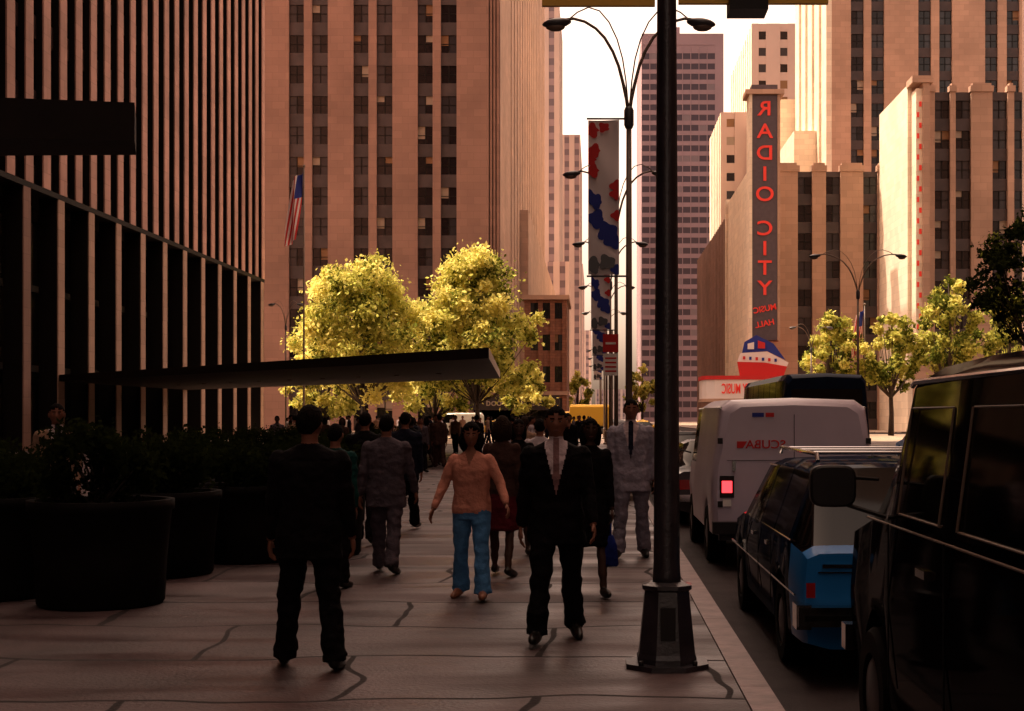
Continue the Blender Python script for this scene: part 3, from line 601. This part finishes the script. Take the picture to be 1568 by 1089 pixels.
def add_hand(mb,w,d,side,skin,curl=.5):
    d=d.normalized(); n=V((side,0,0)); n=(n-d*n.dot(d)).normalized(); t=V((0,-1,0)); t=(t-d*t.dot(d)-n*t.dot(n)).normalized()
    mb.tube([w-d*.05,w+d*.01],[.027,.026],skin,10); mb.ell(w+d*.05,[d*.055,t*.042,n*.017],skin,12,8)
    for i,l in enumerate((.072,.08,.075,.058)):
        b=w+d*.085+t*(.031-.021*i); c1=b+(d*math.cos(curl*.6)-n*math.sin(curl*.6))*l*.5; c2=c1+(d*math.cos(curl*1.6)-n*math.sin(curl*1.6))*l*.5
        mb.tube([b-d*.02,c1,c2],[.0098,.009,.007],skin,7,True)
    b=w+d*.03+t*.032; c1=b+(d*.6+t*.6-n*.2).normalized()*.035; c2=c1+(d*.9+t*.25-n*.3).normalized()*.03
    mb.tube([b-t*.015,c1,c2],[.013,.011,.008],skin,7,True)
def add_head(mb,c,skin,hair,long_=False,turn=0,afro=0):
    nu,nv=28,20; Rz=Matrix.Rotation(turn,3,'Z'); c=V(c); vs=[];hv=[]
    for i in range(nv+1):
        th=PI*(.01+.98*i/nv)
        for j in range(nu):
            ph=2*PI*j/nu; x=math.sin(th)*math.cos(ph); y=math.sin(th)*math.sin(ph); z=-math.cos(th)
            ish=(z+.7*y>.02); px,py,pz=x*.079,y*.097,z*.118
            if z<0: px*=1-.26*(-z)**1.4; py*=1-.12*(-z) if y<0 else 1-.25*(-z)
            if z<-.5 and y<-.2: py-=.008
            if y<-.75 and abs(x)<.2 and -.38<z<.08: py-=.022*(1-abs(x)/.2)*(1-abs(z+.22)/.3 if abs(z+.22)<.3 else 0)
            if y<-.55 and .0<z<.22 and .18<abs(x)<.6: py+=.008
            if ish:
                k=1.10+afro+.06*noise.noise(V((x*4,y*4,z*4+c.z))); px*=k;py*=k;pz*=1.07+afro
            vs.append(c+Rz@V((px,py,pz))); hv.append(ish)
    fs=[];ms=[]
    for i in range(nv):
        for j in range(nu):
            a=i*nu+j;b=i*nu+(j+1)%nu; fs.append((a,b,b+nu,a+nu)); ms.append(hair if sum((hv[a],hv[b],hv[a+nu],hv[b+nu]))>=2 else skin)
    fs.append(tuple(range(nu-1,-1,-1))); ms.append(skin); fs.append(tuple(range(nv*nu,(nv+1)*nu))); ms.append(hair); mb.add(vs,fs,ms,True)
    def P(x,y,z): return c+Rz@V((x,y,z))
    for s in(-1,1):
        mb.ell(P(s*.080,.01,-.005),(.012,.02,.032),skin,8,6); mb.ell(P(s*.029,-.081,.008),(.013,.009,.006),'eye_white',8,6); mb.ell(P(s*.029,-.087,.008),(.008,.005,.006),'eye',8,6)
        mb.tube([P(s*.013,-.093,.028),P(s*.045,-.083,.030)],.005,hair,5)
    mb.ell(P(0,-.086,-.06),(.022,.008,.006),'lip',10,6)
    if long_:
        mb.ell(P(0,.04,-.05),(.105+afro*.15,.08,.14),hair,16,10)
        for s in(-1,1): mb.ell(P(s*.078,.01,-.045),(.034,.06,.11),hair,10,8)
def person(name,x,y,H=1.75,rz=0,legs=((.1,.05),(-.1,.1)),arms=((.1,.1,.15),(-.1,.1,.15)),top='suit_black',bot='suit_black',shirt=None,tie=None,skin='skin',hair='hair_black',kind='suit',vox=.012,long_=False,turn=0,shoe='shoe',extra=None,afro=0,width=1.,splay=.03):
    fem=kind in('blouse','dress'); src=MB(); s=H/1.75; post=MB()
    J=[];low=9
    for side,(a,k) in zip((1,-1),legs):
        hip=V((side*.092,0,.92)); kn=hip+V((side*splay,-math.sin(a),-math.cos(a)))*.43; an=kn+V((side*splay,-math.sin(a-k),-math.cos(a-k)))*.41
        pt=max(0,(k-a))*.7; fd=V((side*.16,-math.cos(pt),-math.sin(pt))).normalized(); toe=an+fd*.19+V((0,0,-.042)); low=min(low,an.z-.08,toe.z-.03); J.append((side,hip,kn,an,fd,toe))
    dz=V((0,0,-low))
    legm=skin if kind=='dress' else bot
    for side,hip,kn,an,fd,toe in J:
        hip,kn,an,toe=hip+dz,kn+dz,an+dz,toe+dz
        if kind=='dress': R=[.09,.078,.05,.052,.03]
        elif fem: R=[.105,.098,.074,.078,.095]
        else: R=[.108,.098,.08,.076,.080]
        pts=[hip,hip.lerp(kn,.45),kn,kn.lerp(an,.45),an+V((0,0,-.03))]
        src.tube(pts,R,legm,16,kind=='dress')
        src.tube([an+V((0,.035,-.035)),an+fd*.05+V((0,0,-.040)),an+fd*.12+V((0,0,-.043)),toe+fd*.02],[.040,.047,.046,.032],shoe,12,True)
    o=dz.z
    if kind=='suit': rg=[(.735,.20,.14),(.84,.198,.138),(.95,.19,.133),(1.06,.172,.122),(1.2,.188,.127),(1.33,.205,.124),(1.40,.20,.108),(1.45,.16,.088),(1.475,.11,.075),(1.50,.07,.066)]
    elif kind=='casual': rg=[(.90,.172,.125),(1.0,.168,.125),(1.1,.16,.12),(1.25,.18,.12),(1.35,.19,.115),(1.42,.18,.1),(1.46,.13,.08),(1.49,.07,.062)]
    elif kind=='blouse': rg=[(.86,.172,.13),(.92,.178,.133),(1.0,.165,.125),(1.08,.155,.12),(1.2,.168,.132),(1.30,.175,.135),(1.37,.172,.112),(1.42,.155,.088),(1.455,.10,.07),(1.485,.062,.058)]
    else: rg=[(.88,.182,.13),(.96,.175,.13),(1.06,.14,.108),(1.17,.155,.118),(1.27,.165,.128),(1.36,.165,.108),(1.42,.15,.085),(1.455,.10,.07),(1.49,.06,.056)]
    src.loft([sell(0,.005,z+o,a*width,b) for z,a,b in rg],top)
    if kind!='suit': src.loft([sell(0,.0,z+o,a,b) for z,a,b in ((.80,.16,.115),(.86,.175,.124),(.96,.165,.12))],bot)
    if kind=='dress': src.loft([sell(0,0,z+o,a,b) for z,a,b in ((.50,.21,.18),(.52,.212,.182),(.75,.195,.16),(.93,.17,.13),(1.02,.14,.11))],bot)
    src.tube([(0,.01,1.42+o),(0,.0,1.50+o),(0,-.005,1.585+o)],[.062,.055,.056],skin,14)
    for side,(f,ab,e) in zip((1,-1),arms):
        sh=V((side*(.182 if not fem else .155)*width,0,1.400+o)); ud=V((side*math.sin(ab),-math.sin(f)*math.cos(ab),-math.cos(f)*math.cos(ab))); el=sh+ud*.28
        ab2=ab*.75; fd=V((side*math.sin(ab2),-math.sin(f+e)*math.cos(ab2),-math.cos(f+e)*math.cos(ab2))); wr=el+fd*.24
        R=[.066,.060,.054,.050,.043] if not fem else [.060,.058,.052,.046,.036]
        src.tube([sh,sh.lerp(el,.5),el,el.lerp(wr,.5),wr],R,top,14,True); add_hand(post,wr+fd*.03,fd,side,skin,.5)
    add_head(post,(0,-.015,1.635+o),skin,hair,long_,turn,afro)
    me=bpy.data.meshes.new('src'); me.from_pydata(src.v,[],src.f); ob=bpy.data.objects.new('src',me); scene.collection.objects.link(ob)
    md=ob.modifiers.new('r','REMESH'); md.mode='VOXEL'; md.voxel_size=vox; ms=ob.modifiers.new('s','SMOOTH'); ms.iterations=3; ms.factor=.5
    dg=bpy.context.evaluated_depsgraph_get(); rm=bpy.data.meshes.new_from_object(ob.evaluated_get(dg)); bpy.data.objects.remove(ob)
    bvh=BVHTree.FromPolygons(src.v,src.f); out=MB(); vs=[v.co.copy() for v in rm.vertices]; fs=[tuple(p.vertices) for p in rm.polygons]; mm=[]
    for p in rm.polygons:
        c=p.center; hit=bvh.find_nearest(c); t=src.names[src.m[hit[2]]]; z=c.z-o
        if kind=='suit' and c.y<-.02 and shirt and 1.10<z<1.52 and abs(c.x)<(z-1.10)*.24 and abs(c.x)<.085: t=tie if (tie and abs(c.x)<.022+.02*(1.5-z)) else shirt
        elif kind=='suit' and z<1.53 and z>1.46 and t==skin: t=shirt or t
        elif t==top and kind in('casual','blouse') and c.y<0 and z>1.34 and abs(c.x)<(z-1.34)*.42: t=skin
        mm.append(t)
    nr=[v.normal.copy() for v in rm.vertices]
    for i,vv in enumerate(vs):
        z=vv.z-o
        if z<1.40 and z>.1:
            amp=(.018 if z<.75 else .013)*(.6 if fem else 1)
            vs[i]=vv+nr[i]*(amp*noise.noise(V((vv.x*7,vv.y*7,vv.z*12+x))) + (.004 if fem else .008)*noise.noise(vv*22))
    out.add(vs,fs,mm,True)
    out.add(post.v,post.f,[post.names[k] for k in post.m],True)
    if extra: extra(out,o)
    out.v=[(a*s,b*s,c*s) for a,b,c in out.v]
    ob=out.build(name,(x,y,0),rz); return ob
D=math.radians
person('standing_man',-1.93,9.6,1.76,D(186),legs=((.14,.02),(-.12,.10)),arms=((.05,.13,.2),(.05,.15,.25)),vox=.010,turn=-.3,width=1.12,afro=.06,splay=.10)
person('businessman',-.30,10.8,1.77,D(2),legs=((-.20,.16),(.24,.03)),arms=((.2,.15,.25),(-.12,.13,.15)),shirt='shirt_white',tie='tie_pink',skin='skin',vox=.009,width=1.1,splay=.06)
person('woman_in_blouse',-1.16,13.3,1.62,D(-8),legs=((.20,.06),(-.14,.14)),arms=((.2,.48,.45),(.1,.38,.35)),top='blouse_peach',bot='jeans',kind='blouse',skin='skin',vox=.010,hair='hair_black',afro=.20,long_=True,shoe='shoe_tan',turn=.2,splay=.07,width=1.15)
person('woman_in_dress',-1.0,15.2,1.70,D(170),legs=((.2,.05),(-.15,.2)),top='brown',bot='dress_red',kind='dress',hair='hair_brown',long_=True,skin='skin_dark')
person('woman_with_bag',-.05,13.5,1.68,D(5),legs=((.2,.05),(-.2,.2)),top='suit_black',bot='suit_black',kind='dress',hair='hair_black',long_=True,extra=lambda mb,o:(mb.loft([sell(.19,-.02,z+o,a,b,16,3.5) for z,a,b in ((.30,.075,.13),(.32,.085,.14),(.5,.07,.12),(.6,.035,.11))],'bag_blue'),mb.tube([(.19,-.12,.6+o),(.2,-.03,.74+o),(.19,.08,.6+o)],.01,'bag_blue',6)),vox=.014,skin='skin_dark')
def coat(mb,o): mb.loft([sell(-.27+.01*math.sin(k*2.1),-.06,.36+o+k*.06,.05+.012*math.sin(k*1.7),.09+.02*math.sin(k*1.1+1),16) for k in range(9)],'suit_black')
person('man_in_light_suit',.43,17.2,1.90,D(-3),legs=((-.12,.1),(.14,.04)),arms=((-.05,.12,.2),(.1,.12,.2)),top='suit_light',bot='trousers_grey',shirt='shirt_white',tie='tie_dark',extra=coat,vox=.011,width=1.1,turn=.1,splay=.06)
person('man_in_grey_suit',-2.28,15.5,1.72,D(176),legs=((.22,.02),(-.2,.25)),arms=((-.15,.16,.2),(.2,.16,.3)),top='suit_grey',bot='suit_grey',vox=.011,width=1.15)
person('pedestrian',-3.08,19,1.76,D(180),legs=((.15,.02),(-.2,.2)),top='suit_black',bot='suit_black',vox=.016,width=1.1)
person('pedestrian',-2.88,21.5,1.76,D(175),legs=((-.15,.2),(.2,.05)),top='navy',bot='suit_black',vox=.016,width=1.1)
person('pedestrian',-2.60,14.2,1.62,D(170),top='teal',bot='suit_black',kind='casual',vox=.014)
person('pedestrian',-1.25,25,1.70,D(180),legs=((.2,.03),(-.18,.2)),top='tan_jacket',bot='jeans',vox=.016,hair='hair_brown')
person('pedestrian',-.78,20,1.66,D(180),top='white_shirt2',bot='navy',kind='casual',vox=.016)
person('pedestrian',-6.25,16.5,1.84,D(20),top='tan_jacket',bot='suit_black',shirt='shirt_white',tie='tie_dark',vox=.014)
person('pedestrian',-.95,17.5,1.66,D(10),top='suit_black',bot='suit_black',kind='dress',vox=.016,long_=True,skin='skin_dark')
# further pedestrians: a handful of bodies reused through the crowd
base=[]
tops=[('suit_black','suit_black','suit'),('navy','navy','suit'),('white_shirt2','brown','casual'),('brown','suit_black','dress'),('brown','brown','suit'),('suit_grey','suit_black','casual'),('suit_grey','suit_grey','suit'),('tan_jacket','navy','casual'),('cream_shirt','brown','casual'),('cream_shirt','tan_jacket','blouse'),('suit_black','navy','casual')]
R=random.Random(11)
xs=[-3.9,-4.6,-2.6,-2.0,-5.6,-3.2,-1.4,-6.4,-9,-12,-.9]
for i,(t,b,k) in enumerate(tops):
    o_=person('pedestrian',xs[i],30+i*5,R.uniform(1.62,1.8),D(R.choice((0,180))+R.uniform(-20,20)),legs=((.2,.03),(-.18,.2)),top=t,bot=b,kind=k,vox=.026,long_=(k in('dress','blouse')),skin='skin_dark' if i%3==0 else 'skin'); base.append(o_)
for i in range(68):
    Y=R.uniform(36,138); X=R.uniform(-.225,-.0)*Y
    if X<-24: X=R.uniform(-20,-2)
    pool=base[:8]+[base[10]] if Y<88 else [base[k] for k in (2,6,7,8,9,8,9,0)]  # paler clothes beyond the shadow paint the far crowd as sunlit
    o2=bpy.data.objects.new('pedestrian',R.choice(pool).data); scene.collection.objects.link(o2); o2.location=(X,Y,0); o2.rotation_euler=(0,0,D(R.choice((0,180,90,-90))+R.uniform(-30,30)))
print('done',len(bpy.data.objects))
